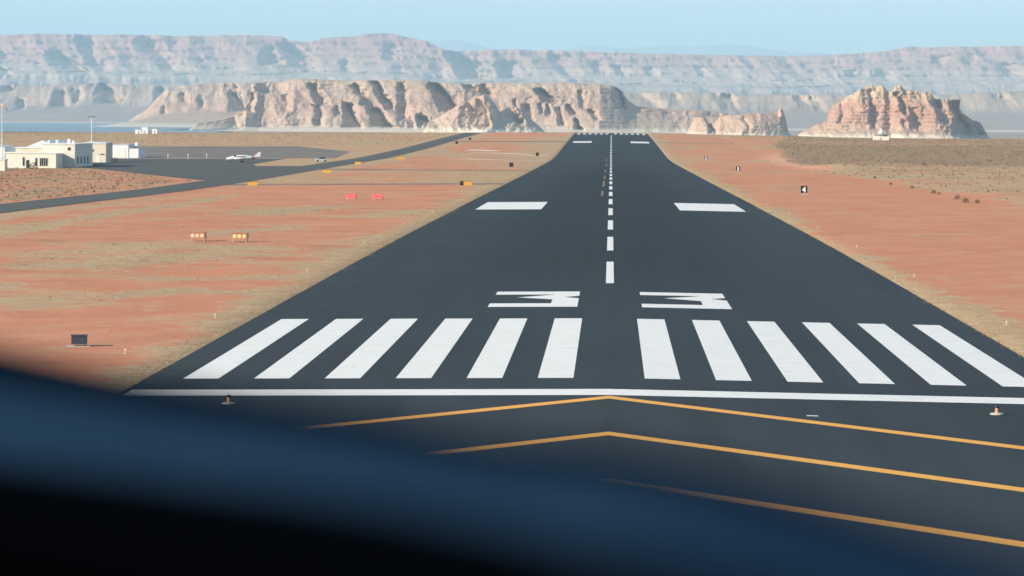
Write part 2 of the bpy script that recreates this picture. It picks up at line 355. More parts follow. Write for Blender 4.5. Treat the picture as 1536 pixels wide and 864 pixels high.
def ground_attrs(X, Y):
    ax = np.abs(X)
    n1 = fbm(X/60, Y/90, 5); n2 = fbm(X/18+40, Y/40, 4); n3 = fbm(X/130+9, Y/160+3, 4)
    edge = np.exp(-((ax-23.3)/np.where(X > 0, 2.6, 3.4))**2)
    veg = 0.16 + 0.50*n1 + 0.34*n2
    veg = veg + 0.85*edge*np.where(X > 0, 1.0, 0.9)
    L = (X < 0)
    streak = np.exp(-((X+68.5+1.5*fbm(Y/30, 0*Y+2, 3))/2.4)**2)*sstep(270, 310, Y)*(1-sstep(540, 600, Y))
    veg = veg + np.where(L, 0.85*streak, 0)
    veg = veg + np.where(L, (0.72+0.5*n2)*np.exp(-((X+39)/13)**2)*sstep(195, 225, Y)*(1-sstep(285, 340, Y)), 0)
    veg = veg + np.where(L, 0.28*sstep(400, 560, Y)*np.exp(-((X+32)/12)**2), 0)
    for xa, ya, xb, yb, w in ((-47,269,-41,281,1.6),(-33,232,-25,229,2.6),(-45,346,-39,368,3.0),(-52,300,-44,312,2.2),(-36,246,-28,250,2.4),(-58,240,-46,236,2.2),(-33,420,-27,450,3.0),(-50,430,-42,470,3.4),
                              (33,250,40,262,1.8),(44,300,52,322,2.0),(36,360,47,372,2.4),(55,280,62,290,1.8)):
        t = np.clip(((X-xa)*(xb-xa)+(Y-ya)*(yb-ya))/((xb-xa)**2+(yb-ya)**2), 0, 1)
        dd = np.hypot(X-xa-t*(xb-xa), (Y-ya-t*(yb-ya))*0.6); veg = veg + 0.75*np.exp(-(dd/w)**2)
    veg = veg + np.where(L, 0.6*np.exp(-((X+80)/4.0)**2), 0)
    veg = veg + np.where(L & (X > -84), 0.38*sstep(672, 700, Y)*(1-sstep(885, 905, Y)), 0)
    veg = veg + np.where(L, 0.26*sstep(900, 1000, Y), 0)
    veg = veg + np.where(L & (X < -97), 0.42, 0)
    veg = veg + np.where(~L, 0.30*sstep(400, 640, Y), 0)
    veg = veg - np.where(~L, 0.16*np.exp(-((X-52)/12)**2), 0)
    bd = 66 + 4*fbm(Y/40, 0*Y+7, 4) + 14*sstep(1150, 1500, Y) + 30*sstep(1500, 2000, Y)
    scrub = np.where(~L, sstep(-2, 4, X-bd)*0.9, 0)
    veg = veg + np.where(~L, sstep(-2, 5, X-bd)*(0.45+0.35*n2), 0)
    scrub = scrub*(0.34 + 0.62*sstep(1000, 1120, Y) - 0.35*sstep(1560, 1760, Y) + 0.35*n1)
    scrub = scrub + np.where(L & (X < -99), (0.40+0.3*n2)*(1-sstep(930, 990, Y)), 0)
    scrub = scrub + np.where(L & (X < -150), 0.35*sstep(1750, 1950, Y), 0)
    pale = 0*X
    for cx, cy, sx, sy in ((-48,1330,15,10),(-58,1395,9,14),(-40,1180,30,5),(-33,1300,8,8)):
        pale = pale + 0.95*np.exp(-((X-cx)/sx)**4 - ((Y-cy)/sy)**4)
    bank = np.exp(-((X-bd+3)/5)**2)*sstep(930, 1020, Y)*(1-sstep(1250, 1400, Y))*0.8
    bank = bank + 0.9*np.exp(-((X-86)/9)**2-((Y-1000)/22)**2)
    return dict(veg=veg, scrub=scrub, pale=pale, bank=bank)
rows = np.concatenate([np.arange(-900, 50, 25), np.arange(50, 700, 2.5), np.arange(700, 1300, 5), np.arange(1300, 2050, 10), np.arange(2050, 2341, 12)])
cr = [23.3]; s = 2.0
while cr[-1] < 130: cr.append(cr[-1]+2.0)
while cr[-1] < 4000: s *= 1.09; cr.append(cr[-1]+s)
cols = np.array(sorted([-c for c in cr] + [-22.4, 0, 22.4] + cr))
GX, GY = np.meshgrid(cols, rows)
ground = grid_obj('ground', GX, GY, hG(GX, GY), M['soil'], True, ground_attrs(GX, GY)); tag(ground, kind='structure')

# the low basin round the airfield plateau, out to the horizon
bx = np.concatenate([np.linspace(-70000, -9000, 20), np.linspace(-8000, 8000, 80), np.linspace(9000, 70000, 20)])
by = np.concatenate([np.linspace(-6000, 2000, 10), np.linspace(2100, 26000, 120), np.linspace(27000, 99000, 34)])
BX, BY = np.meshgrid(bx, by)
inside = (np.abs(BX) < 3900) & (BY < 2300)
BZ = -31.0 + 1.2*fbm(BX/900, BY/900, 4)
basin = grid_obj('desert_basin', BX, BY, BZ, M['floor'], True); tag(basin, kind='structure')
lk = MB(); near, far = [], []
for i in range(41):
    t = i/40
    y = 7600 + 9900*t
    xr = -1010 - 1150*t + 90*math.sin(t*23) + 60*math.sin(t*51+1)
    near.append((-9000, y, -28.6)); far.append((xr, y, -28.6))
for i in range(40): lk.add([near[i], far[i], far[i+1], near[i+1]], [(0,1,2,3)])
tag(lk.build('lake', M['lake']), kind='structure')

# ------------------------------------------------------------------ pavements
def strip_mesh(xs_fn, y0, y1, dz, hfun, step=10.0, nx=2):
    """a sheet following hfun between xl(y) and xr(y), cut at every row of the height table"""
    ys = [y0] + [float(v) for v in np.arange(math.floor(y0/step)*step+step, y1-1e-6, step)] + [y1]
    vs, fs = [], []
    for y in ys:
        xl, xr = xs_fn(y)
        xx = [xl + (xr-xl)*i/(nx-1) for i in range(nx)]
        for x in xx: vs.append((x, y, float(hfun(x, y)) + dz))
    for j in range(len(ys)-1):
        for i in range(nx-1):
            a = j*nx+i; fs.append((a, a+1, a+nx+1, a+nx))
    return vs, fs
rw = MB()
ys = np.arange(-300, 1981, 10.0)
xsr = [-23.35, -22.9, 0, 22.9, 23.35]
for y in ys:
    for x in xsr: rw.v.append((x, y, float(hRw(x, y)) - (0.22 if abs(x) > 23 else 0)))
for j in range(len(ys)-1):
    for i in range(4): a = j*5+i; rw.f.append((a, a+1, a+6, a+5))
runway = rw.build('runway', M['asphalt']); tag(runway, kind='structure')
def mark(name, rects, mat, dz=0.008):
    mb = MB()
    for x0, x1, y0, y1 in rects:
        parts = [(x0, 0.0), (0.0, x1)] if x0 < 0 < x1 else [(x0, x1)]
        for a, b in parts: mb.add(*strip_mesh(lambda y: (a, b), y0, y1, dz, hRw))
    return mb.build(name, mat, runway)
FT = 0.3048
Y0 = 142.3                                   # landing threshold
mark('threshold_bar', [(-RW+0.3, RW-0.3, Y0, Y0+3.2)], M['white'])
def stripes(ya, yb):
    w = 1.753
    for i in range(6):
        x = w + i*2*w
        mark('threshold_stripe', [(x, x+w, ya, yb)], M['white']); mark('threshold_stripe', [(-x-w, -x, ya, yb)], M['white'])
stripes(151.8, 197.5)
THREE = [(0,0),(20,0),(20,32),(16.5,37),(20,42),(20,60),(0,60),(0,47.5),(14.5,47.5),(5.5,36),(13.9,28),(13.9,13),(0,13)]
def digit3(x0, y0, w, h, sgn=1):
    me_v = [(x0 + u/20*w*sgn, y0 + v/60*h*sgn) for u, v in THREE]
    mb = MB(); mb.add([(x, y, float(hRw(x, y))+0.008) for x, y in me_v], [tuple(range(len(me_v)))])
    o = mb.build('painted_digit', M['white'], runway)
    bm = bmesh.new(); bm.from_mesh(o.data); bmesh.ops.triangulate(bm, faces=bm.faces, ngon_method='EAR_CLIP'); bm.to_mesh(o.data); bm.free()
digit3(-8.3, 209.8, 6.1, 18.6); digit3(2.2, 209.8, 6.1, 18.6)
k = 0; y = 240.0
while y + 36.6 < 1880:
    mark('centreline_dash', [(-0.31, 0.31, y, y+36.6)], M['white']); y += 60.96
for ya in (455.0, 1603.0):
    for sx in (-1, 1):
        a, b = sorted((sx*10.2, sx*19.9)); mark('aiming_point_block', [(a, b, ya, ya+45.7)], M['white'])
stripes(1908, 1953)
mark('threshold_bar', [(-RW+0.3, RW-0.3, 1957, 1960)], M['white'])
for ya, ln in ((545,45),(640,70),(745,45),(860,50),(1000,70),(1150,60)):
    mark('faded_line', [(-1.75, -1.35, ya, ya+ln)], M['faded'])
mark('paint_scrap', [(8.6, 9.1, 134.1, 134.5)], M['white'])
# chevrons before the threshold
def chevron(yv):
    for sx in (-1, 1):
        mb = MB(); th = 1.45; n = 12; Lx = 22.3
        for i in range(n):
            xa, xb = Lx*i/n, Lx*(i+1)/n
            q = [(sx*xa, yv-xa*1.12), (sx*xb, yv-xb*1.12), (sx*xb, yv-xb*1.12-th), (sx*xa, yv-xa*1.12-th)]
            mb.add([(x, y, float(hRw(x, y))+0.008) for x, y in q], [(0,1,2,3)])
        mb.build('chevron_line', M['yellow'], runway)
for i in range(6): chevron(141.9 - 16.4*i)

def pave(name, parts, mat, dz, nx=2):
    mb = MB()
    for fn, ya, yb in parts: mb.add(*strip_mesh(fn, ya, yb, dz, lambda x, y: hG(x, y, False), 10.0, nx))
    return tag(mb.build(name, mat), kind='structure')
pave('parallel_taxiway', [(lambda y: (-96, -84.2), -300, 2030)], M['taxi'], 0.05)
for i, (c, w) in enumerate(CONN):
    pave('connector_taxiway', [(lambda y: (-84.1, -23.4), c-w, c+w)], M['old'] if i < 2 else M['taxi'], 0.02, 8)
pave('connector_taxiway', [(lambda y: (23.4, 149), 1634, 1646)], M['old'], 0.02, 10)
def interp_fn(pl, pr):
    return lambda y: (float(np.interp(y, [p[0] for p in pl], [p[1] for p in pl])), float(np.interp(y, [p[0] for p in pr], [p[1] for p in pr])))
pave('apron', [(interp_fn([(735,-98),(925,-158),(926,-330)], [(735,-96.1),(960,-96.1)]), 735, 958),
               (interp_fn([(958,-330)], [(958,-110),(1000,-116),(1060,-118),(1150,-121)]), 958, 1150)], M['taxi'], 0.045)
pave('weathered_apron', [(interp_fn([(1165,-330)], [(1165,-104),(1330,-112),(1480,-150)]), 1165, 1480)], M['old'], 0.045)
pave('apron_edge_strip', [(lambda y: (-205, -122), 1150.5, 1160)], M['concrete'], 0.05)

# ------------------------------------------------------------------ cliffs, mesas, buttes
def relief(name, D, tops, prof, mat, px0, px1, step, amp, carve=(), base=-31.0, ex=None, seed=0, bed=(12, 2.0), nv=70, tnoise=0.0, back=(900, 0.8), slant=0.15):
    """a cliff front: a profile (metres behind the foot line, share of height) swept along the skyline, cut into
    buttresses, beds and alcoves, with a top and a back slope"""
    pxs = np.arange(px0, px1+step, step); t = np.array(tops, float)
    tpy = np.interp(pxs, t[:,0], t[:,1]); tpy = tpy + tnoise*fbm(pxs/9.0+seed, 0*pxs+seed, 4)
    pr = np.array(prof, float)
    L = np.concatenate([[0], np.cumsum(np.hypot(np.diff(pr[:,0])*0.35, np.diff(pr[:,1])*150))]); tt = np.linspace(0, L[-1], nv)
    sv = np.interp(tt, L, pr[:,0]); hv = np.interp(tt, L, pr[:,1])
    sv = np.append(sv, [sv[-1]+0.35*back[0], sv[-1]+back[0], sv[-1]+back[0]*1.3]); hv = np.append(hv, [0.5+back[1]/2, back[1], -0.02])
    dirs = np.array([tuple(ray(p, q)) for p, q in zip(pxs, tpy)])
    E = np.zeros_like(pxs) if ex is None else np.interp(pxs, [e[0] for e in ex], [e[1] for e in ex])
    Dt = D + E
    top = CAMZ + Dt*dirs[:,2]/dirs[:,1]; X0 = Dt*dirs[:,0]/dirs[:,1]
    Hh = np.maximum(top - base, 1.0)
    Zg = base + hv[:,None]*Hh[None,:]
    Xg = np.repeat(X0[None,:], len(sv), 0); Yg = Dt[None,:] + sv[:,None]
    front = (np.arange(len(sv)) < nv).astype(float)[:,None]
    fade = sstep(0.0, 0.12, hv)[:,None]*front
    q = D/F                                      # metres per pixel
    a1, a2, a3 = amp
    Xs = Xg + slant*(Zg-base) + q*10*fbm(Xg/(q*60)+seed*7, Zg/(q*22), 3)
    rn = 1-np.abs(fbm(Xs/(q*48)+seed*3.1, Zg/(q*90)+seed, 5))*2.2
    amod = 0.35+1.1*np.clip(fbm(Xg/(q*110)+seed*5, Zg/(q*60)+2*seed, 3)+0.5, 0, 1)
    d = -a1*rn*amod + a2*amod*fbm(Xs/(q*15)+seed, Zg/(q*16)+seed*2, 5) + a3*fbm(Xg/(q*4)+seed, Zg/(q*3), 4)
    bh = bed[0]; w = fbm(Xg/(q*90), Zg/(q*40)+seed, 3)*bh*0.8
    ph = ((Zg+w)/bh) % 1.0; d = d + bed[1]*(ph-0.5)*2*(0.5+0.5*fbm(Xg/(q*25), Zg/(q*9)+7, 3))
    pyg = np.interp(0,[0],[0]) + 0*Zg
    ang = (Zg - CAMZ)/(D+E[None,:])              # back to picture rows for the alcoves
    pyg = 178 - ang*F + (pxs[None,:]-915)*math.tan(ROLL)*1.0
    pxg = np.repeat(pxs[None,:], len(sv), 0) + 6.0*fbm(Zg/(q*9)+seed, Xg/(q*11), 4)
    for (xa, xb, xc, xd, ya, yb, dep, ret) in carve:
        v = np.clip((pyg-ya)/(yb-ya), 0, 1)
        l = xa + (xc-xa)*v; r = xb + (xd-xb)*v
        f = np.clip((pxg-l)/(r-l), 0, 1) * (1-sstep(0, ret, pxg-r))
        pj = pyg + 4.0*fbm(Xg/(q*8)+seed*2, Zg/(q*8), 4); win = sstep(ya-3, ya+2, pj)*(1-sstep(yb-2, yb+3, pj))
        d = d + 0.8*dep*q*f*win
    Yg = Yg + d*fade
    o = grid_obj(name, Xg, Yg, Zg, mat, True); tag(o, kind='structure')
    return o
# far skyline
relief('distant_ridge', 92000, [(500,80),(600,76),(640,64),(665,61),(690,60),(712,65),(730,72),(800,76),(850,74),(868,70),(900,69),(940,73),(960,70),(1000,69),(1050,70),(1080,67),(1120,68),(1150,74),(1200,78),(1260,82),(1400,84)],
       [(-6000,0),(-3000,.5),(-800,.8),(0,1)], M['rock_dist'], 450, 1420, 3, (300, 200, 60), base=-40, seed=5, bed=(120, 30), nv=24, back=(2500, .8))
relief('far_mesa', 31000,
       [(-260,56),(0,53),(60,51),(120,52),(190,52),(260,54),(330,53),(400,53),(424,55),(436,61),(470,63),(484,57),(500,56),(530,55),(548,51),(575,50),(592,51),(615,57),(640,61),(655,70),(670,75),(690,76),(760,74),(860,77),(930,79),(1000,81),(1100,83),(1180,84),(1250,82),(1300,79),(1345,74),(1362,70),(1400,71),(1450,70),(1536,69),(1800,68)],
       [(-1700,0),(-1250,.16),(-900,.30),(-700,.40),(-660,.52),(-430,.58),(-270,.68),(-240,.73),(-90,.84),(-20,.95),(0,1)],
       M['rock_far'], -260, 1800, 1.6, (90, 40, 10), base=-40, seed=1, bed=(75, 50), nv=84, tnoise=1.0, back=(3000, .9), slant=0.9,
       carve=[(-20,-5,0,18,74,90,34,14),(0,6,10,30,100,112,40,16),(60,84,110,142,80,112,60,22),(104,120,146,164,56,108,46,26),(200,214,250,268,58,106,40,30),
              (392,400,394,404,70,96,26,24),(410,424,440,462,66,94,50,22),(398,406,404,420,82,96,30,18),(432,446,460,480,96,108,34,20),(508,514,520,528,90,108,22,18),
              (574,580,580,588,64,92,24,26),(590,600,600,612,100,112,16,14),(664,676,690,716,78,118,90,26),(694,706,712,730,90,112,60,16),(742,756,746,764,92,116,60,22),
              (812,822,842,856,80,112,34,26),(880,888,892,902,94,108,26,20),(915,922,924,934,98,108,20,20),(962,968,968,978,102,112,18,20),(1040,1050,1046,1058,100,112,16,20),
              (1262,1276,1266,1288,106,118,30,22),(1300,1316,1306,1330,108,120,26,24),(1438,1446,1442,1454,88,98,22,22),(1390,1400,1396,1410,84,98,18,20),(1492,1502,1498,1512,96,114,24,24)])
# middle distance, behind the lake and behind the plain on the right
relief('lakeside_cliff', 20000,
       [(-200,132),(0,128),(20,127),(60,130),(90,127),(120,128),(150,124),(170,126),(200,128),(260,129),(300,126),(340,124),(420,126),(520,128)],
       [(-2600,0),(-1800,.10),(-900,.24),(-500,.34),(-340,.42),(-240,.62),(-130,.78),(-40,.92),(0,1)],
       M['rock_back'], -200, 520, 1.5, (60, 34, 8), seed=2, bed=(26, 10), nv=60, tnoise=1.2, back=(2500, .9),
       carve=[(0,8,6,22,128,136,40,10),(2,8,8,17,160,172,36,8),(34,40,38,49,150,166,40,10),(84,92,92,108,136,160,34,12),(108,118,118,128,134,152,28,12),(146,156,150,184,126,154,60,16),(232,240,240,252,132,150,30,14)])
relief('plain_cliff', 17500,
       [(880,136),(930,137),(945,140),(985,138),(1040,139),(1062,139),(1098,139),(1104,142),(1180,142),(1260,143),(1330,141),(1420,142),(1480,138),(1536,137),(1800,136)],
       [(-3300,0),(-2200,.10),(-900,.32),(-500,.44),(-380,.52),(-300,.70),(-150,.82),(-60,.97),(0,1)],
       M['rock_back'], 880, 1800, 1.5, (40, 24, 6), seed=9, bed=(24, 9), nv=60, tnoise=0.8, back=(2500, .9),
       carve=[(944,954,960,990,138,162,34,18),(1000,1008,1004,1018,142,158,22,16),(1062,1092,1078,1100,140,162,60,10),(1184,1196,1190,1208,144,158,34,14),(1206,1214,1216,1226,146,166,30,14),(1480,1496,1490,1512,142,158,26,20)])
relief('terraced_cliff', 13000, [(190,190),(205,172),(222,164),(232,150),(242,141),(256,135),(300,128),(340,124),(378,124),(400,126),(470,128)],
       [(-1500,0),(-900,.10),(-420,.26),(-200,.34),(-150,.50),(-110,.62),(-80,.80),(-30,.92),(0,1)],
       M['rock_mid'], 190, 470, 1.1, (22, 18, 5), seed=13, bed=(13, 6), nv=60, tnoise=1.2, back=(900, .95),
       carve=[(246,252,250,258,160,172,20,8),(300,305,305,312,150,162,14,8),(336,352,342,364,126,142,30,8),(346,352,352,378,140,170,50,8),(268,274,280,288,140,156,16,12)])
# the sandstone wall beyond the runway end
relief('sandstone_cliff', 9500,
       [(290,192),(297,185),(320,182),(345,176),(366,166),(374,150),(250,150),(376,128),(384,124),(430,122),(445,118),(470,119),(520,121),(560,120),(600,120),(640,121),(655,124),(700,126),(740,125),(760,124),(800,125),(850,124),(890,126),(915,127),(926,131),(934,138),(942,150),(955,160),(990,176),(1040,192)][0:6] +
       [(376,128),(384,124),(430,122),(445,118),(470,119),(520,121),(560,120),(600,120),(640,121),(655,124),(700,126),(740,125),(760,124),(800,125),(850,124),(890,126),(915,127),(926,131),(934,138),(942,150),(955,160),(1000,164),(1060,166),(1090,169),(1112,192)],
       [(-260,0),(-200,.05),(-150,.09),(-130,.26),(-112,.36),(-84,.50),(-60,.62),(-46,.74),(-28,.80),(-18,.93),(0,1)],
       M['rock_mid'], 290, 1112, 1.0, (13, 10, 1.6), seed=3, bed=(12, 2.0), nv=90, tnoise=1.0, back=(500, .95), ex=[(290,-300),(350,-120),(400,0),(900,0),(945,60),(1112,200)],
       carve=[(340,348,350,360,166,190,18,10),(366,372,372,380,126,168,30,12),(424,430,426,434,140,166,10,12),(458,466,480,487,124,156,26,14),(474,478,476,484,156,186,22,12),(504,507,505,511,158,170,16,8),(516,522,520,545,154,192,46,10),
              (526,532,552,562,126,166,30,14),(552,562,580,590,122,164,44,12),(556,564,560,592,162,190,60,10),(596,602,600,608,124,176,22,12),(640,650,662,684,124,164,70,16),(612,616,618,628,176,194,16,8),(628,634,634,660,172,196,46,8),
              (690,700,706,726,126,140,26,20),(716,722,724,734,128,144,26,12),(768,772,776,780,150,166,14,6),(784,790,790,798,156,180,24,8),(800,808,812,834,132,152,44,10),(806,810,810,816,154,170,18,6),(818,822,822,829,156,172,20,6),(832,836,838,845,160,186,20,8),
              (846,850,854,864,158,170,26,8),(860,864,858,876,178,196,44,4),(866,870,868,874,134,160,12,12),(880,884,890,898,164,178,18,8),(918,924,920,936,130,162,30,6)])
relief('sandstone_fin', 8800,
       [(636,197),(642,184),(652,178),(664,171),(680,162),(700,150),(716,146),(726,143),(736,147),(744,158),(750,168),(762,162),(775,160),(785,168),(800,182),(818,197)],
       [(-120,0),(-90,.14),(-60,.45),(-34,.70),(-12,.93),(0,1)], M['rock_mid'], 636, 818, 1.0, (14, 12, 4), seed=11, bed=(8, 3), nv=50, tnoise=1.6, back=(90, .3), ex=[(636,40),(690,10),(726,-40),(818,70)],
       carve=[(686,716,690,734,148,190,74,8),(756,764,756,778,160,184,34,12),(640,648,644,664,178,192,24,8)])
relief('red_rock_dome', 8200, [(1030,200),(1038,184),(1042,176),(1052,175),(1060,178),(1064,186),(1072,184),(1080,175),(1092,172),(1110,172),(1130,170),(1150,169),(1166,167),(1172,160),(1176,168),(1180,176),(1184,200)],
       [(-110,0),(-90,.25),(-70,.5),(-36,.78),(-10,.95),(0,1)], M['rock_pink'], 1030, 1184, 0.9, (10, 9, 3), seed=4, bed=(7, 2.5), nv=44, tnoise=1.2, back=(120, .5), ex=[(1030,40),(1060,0),(1140,0),(1172,60),(1184,150)],
       carve=[(1058,1062,1060,1070,176,198,30,6),(1108,1114,1116,1122,176,190,10,8),(1170,1175,1170,1178,168,200,40,30)])
relief('rock_butte', 7500,
       [(1196,202),(1206,196),(1222,188),(1240,182),(1243,166),(1250,158),(1262,152),(1270,143),(1280,140),(1290,134),(1300,129),(1308,127),(1316,129),(1324,130),(1332,137),(1338,136),(1342,129),(1350,128),(1358,135),(1372,136),(1384,138),(1396,135),(1400,144),(1406,149),(1420,148),(1440,151),(1446,158),(1452,170),(1462,178),(1474,182),(1479,190),(1482,206)],
       [(-150,0),(-120,.10),(-90,.18),(-76,.30),(-66,.55),(-52,.68),(-30,.82),(-12,.93),(0,1)], M['rock_butte'], 1196, 1482, 0.8, (14, 13, 4), seed=6, bed=(9, 3), nv=90, tnoise=2.6, back=(160, .35),
       ex=[(1196,60),(1240,20),(1300,0),(1330,20),(1350,-10),(1400,-20),(1426,-10),(1436,30),(1482,170)],
       carve=[(1300,1304,1300,1306,134,190,14,12),(1256,1260,1256,1262,156,184,10,10),(1336,1342,1348,1356,138,172,30,10),(1340,1346,1344,1350,166,190,10,8),(1362,1368,1356,1372,160,196,12,20),(1394,1400,1396,1408,138,160,24,10),(1424,1442,1422,1444,152,206,110,60)])

# ------------------------------------------------------------------ low plants
def tuft_object(name, pts, size, mat, blades, squash, label, lean=0.5, seed=1):
    r = np.random.default_rng(seed); n = len(pts)
    V, Fc = [], []
    base = np.repeat(pts, blades, 0); sz = np.repeat(size, blades)
    a = r.random(n*blades)*2*math.pi; tilt = r.random(n*blades)*lean
    off = (r.random((n*blades, 2))-0.5)*sz[:,None]*0.9
    d = np.stack([np.cos(a), np.sin(a)], -1)
    w = sz*0.16*(0.6+r.random(n*blades)); hgt = sz*squash*(0.55+0.6*r.random(n*blades))
    c = base.copy(); c[:,0] += off[:,0]; c[:,1] += off[:,1]
    p = np.stack([-d[:,1], d[:,0]], -1)
    v0 = c.copy(); v0[:,:2] -= p*w[:,None]; v1 = c.copy(); v1[:,:2] += p*w[:,None]
    mid = c.copy(); mid[:,:2] += d*(tilt*hgt*0.5)[:,None]
    v2 = mid.copy(); v2[:,:2] += p*(w*1.1)[:,None]; v2[:,2] += hgt*0.6
    v3 = mid.copy(); v3[:,:2] -= p*(w*1.1)[:,None]; v3[:,2] += hgt*0.6
    v4 = c.copy(); v4[:,:2] += d*(tilt*hgt)[:,None]; v4[:,2] += hgt
    co = np.stack([v0, v1, v2, v3, v4], 1).reshape(-1, 3).astype(np.float32)
    m = n*blades; b5 = np.arange(m)*5
    li = np.stack([b5, b5+1, b5+2, b5+3, b5+3, b5+2, b5+4], -1).ravel().astype(np.int32)
    ls = np.stack([np.arange(m)*7, np.arange(m)*7+4], -1).ravel().astype(np.int32)
    me = bpy.data.meshes.new(name); me.vertices.add(len(co)); me.vertices.foreach_set('co', co.ravel())
    me.loops.add(len(li)); me.loops.foreach_set('vertex_index', li)
    me.polygons.add(2*m); me.polygons.foreach_set('loop_start', ls)
    me.update(calc_edges=True); me.validate(); me.materials.append(mat)
    o = bpy.data.objects.new(name, me); C.objects.link(o)
    return tag(o, label, name.split('_')[-1], kind='stuff')
def plant_mat(name, stops, scale):
    m, nt, b = newmat(name); n = noise(nt, geo(nt), scale, 5, 0.7)
    nt.links.new(ramp(nt, n, stops), b.inputs['Base Color']); b.inputs['Roughness'].default_value = 0.95; b.inputs['Specular IOR Level'].default_value = 0.05
    return m
M['drygrass'] = plant_mat('dry_grass', [(0.3,(0.34,0.24,0.14)),(0.5,(0.43,0.32,0.19)),(0.7,(0.52,0.41,0.25))], 0.6)
M['scrub'] = plant_mat('sage_scrub', [(0.3,(0.17,0.135,0.095)),(0.5,(0.29,0.22,0.15)),(0.72,(0.46,0.35,0.22))], 0.12)
def scatter(n, x0, x1, y0, y1, seed, keep=None):
    r = np.random.default_rng(seed); x = x0+(x1-x0)*r.random(n); y = np.sqrt(y0*y0+(y1*y1-y0*y0)*r.random(n)) if y0 > 0 else y0+(y1-y0)*r.random(n)
    if keep is not None: k = keep(x, y, r.random(n)); x, y = x[k], y[k]
    return np.stack([x, y, hG(x, y)-0.03], -1), r.random(len(x))
def grass_keep(x, y, u):
    v = ground_attrs(x, y)['veg'] + 0.5*fbm(x/6, y/9, 3)
    ok = (np.abs(x) > 23.8) & (u < sstep(0.25, 0.9, v))
    for c, w in CONN: ok &= ~((np.abs(y-c) < w+1) & (x < 0))
    return ok & ~((x < -83.5))
p, u = scatter(150000, -84, 67, 110, 900, 3, grass_keep)
tuft_object('dry_grass', p, 0.10+0.12*u**2, M['drygrass'], 4, 0.55, 'sparse dry tan grass growing on the red soil beside the runway', 0.7, 2)
def fringe(n, seed):
    r = np.random.default_rng(seed); y = 110+800*r.random(n)**1.3; sx = np.where(r.random(n) < 0.5, -1, 1)
    x = sx*(23.5 + 0.55*r.standard_normal(n)*(0.5+fbm(y/14, 3*sx+0*y, 3)))
    z = np.where(np.abs(x) < 23.1, hRw(x, y), hG(x, y)); return np.stack([x, y, z-0.02], -1), r.random(n)
p, u = fringe(16000, 12)
tuft_object('edge_grass', p, 0.07+0.10*u**2, M['drygrass'], 4, 0.4, 'thin straw coloured grass fringe growing over the asphalt edge', 0.8, 13)
def scrub_keep(x, y, u):
    a = ground_attrs(x, y)
    return (x > 60) & (u < 0.15 + a['scrub']*0.9) & ((a['veg'] > 0.55) | (a['scrub'] > 0.2)) & (a['bank'] < 0.45)
p, u = scatter(120000, 60, 420, 380, 2060, 4, scrub_keep)
tuft_object('desert_scrub', p, 0.28+0.55*u**3, M['scrub'], 5, 0.5, 'dense grey brown desert scrub beyond the graded strip of the runway', 0.9, 5)
def scrubL_keep(x, y, u):
    edge = np.interp(y, [735, 925], [-99, -160])
    ok = (x < -98) & ((y < 735) | (x < edge-2)) & (y < 915)
    return ok & (u < 0.5+0.5*fbm(x/12, y/20, 3))
p, u = scatter(26000, -260, -98, 480, 920, 6, scrubL_keep)
tuft_object('sage_brush', p, 0.25+0.45*u**3, M['scrub'], 5, 0.5, 'low dry brush on the red ground between taxiway and terminal', 0.9, 8)
p, u = scatter(16000, -420, -100, 1500, 2060, 9, lambda x, y, u: (u < 0.6+0.5*fbm(x/30, y/60, 3)))
tuft_object('rim_brush', p, 0.3+0.5*u**3, M['scrub'], 5, 0.45, 'thin brush on the plateau rim beyond the weathered apron', 0.9, 10)

# shrubs one can count, along the edge of the graded strip
def shrub(loc, r, seed, label):
    rr = random.Random(seed); root = empty('desert_shrub', loc)
    st = MB(); lv = MB()
    for i in range(7):
        a = rr.random()*6.28; l = r*(0.5+0.4*rr.random()); e = (math.cos(a)*l, math.sin(a)*l, r*(0.5+0.5*rr.random()))
        st.cyl((0,0,-0.05), e, 0.03, 0.012, 5)
    for i in range(170):
        a = rr.random()*6.28; q = math.sqrt(rr.random()); z = r*1.1*rr.random()**0.8
        c = Vector((math.cos(a)*q*r*(1-0.35*z/r), math.sin(a)*q*r*(1-0.35*z/r), z*(0.75+0.35*rr.random())))
        s_ = r*(0.07+0.09*rr.random()); n = Vector((rr.random()-.5, rr.random()-.5, rr.random()-.2)).normalized(); t = n.orthogonal().normalized(); b_ = n.cross(t)
        lv.add([c-t*s_, c+b_*s_*0.6, c+t*s_, c-b_*s_*0.6], [(0,1,2,3)])
    st.build('stems', M['shrub'], root); lv.build('foliage', M['shrub'], root)
    tag(root, label, 'shrub', 'dark shrubs at the edge of the graded strip')
    return root
def gp(px, py):                               # where a pixel's ray meets the ground
    d = ray(px, py); y = 150.0
    for _ in range(60):
        x = d.x/d.y*y; z = float(hG(x, y)); ny = (z-CAMZ)*d.y/d.z
        y = 0.5*y+0.5*max(60, min(2000, ny))
    return Vector((d.x/d.y*y, y, float(hG(d.x/d.y*y, y))))
for i, (px, py, r) in enumerate([(1312,268,.75),(1336,277,.6),(1368,283,.7),(1400,290,.8),(1408,292,.55),(1436,299,.9),(1448,304,.95),(1466,305,.7),(1485,243,1.0),(1386,248,1.2)]):
    shrub(gp(px, py), r*0.8, i, 'low dark shrub at the tan grassy edge of the graded red strip')

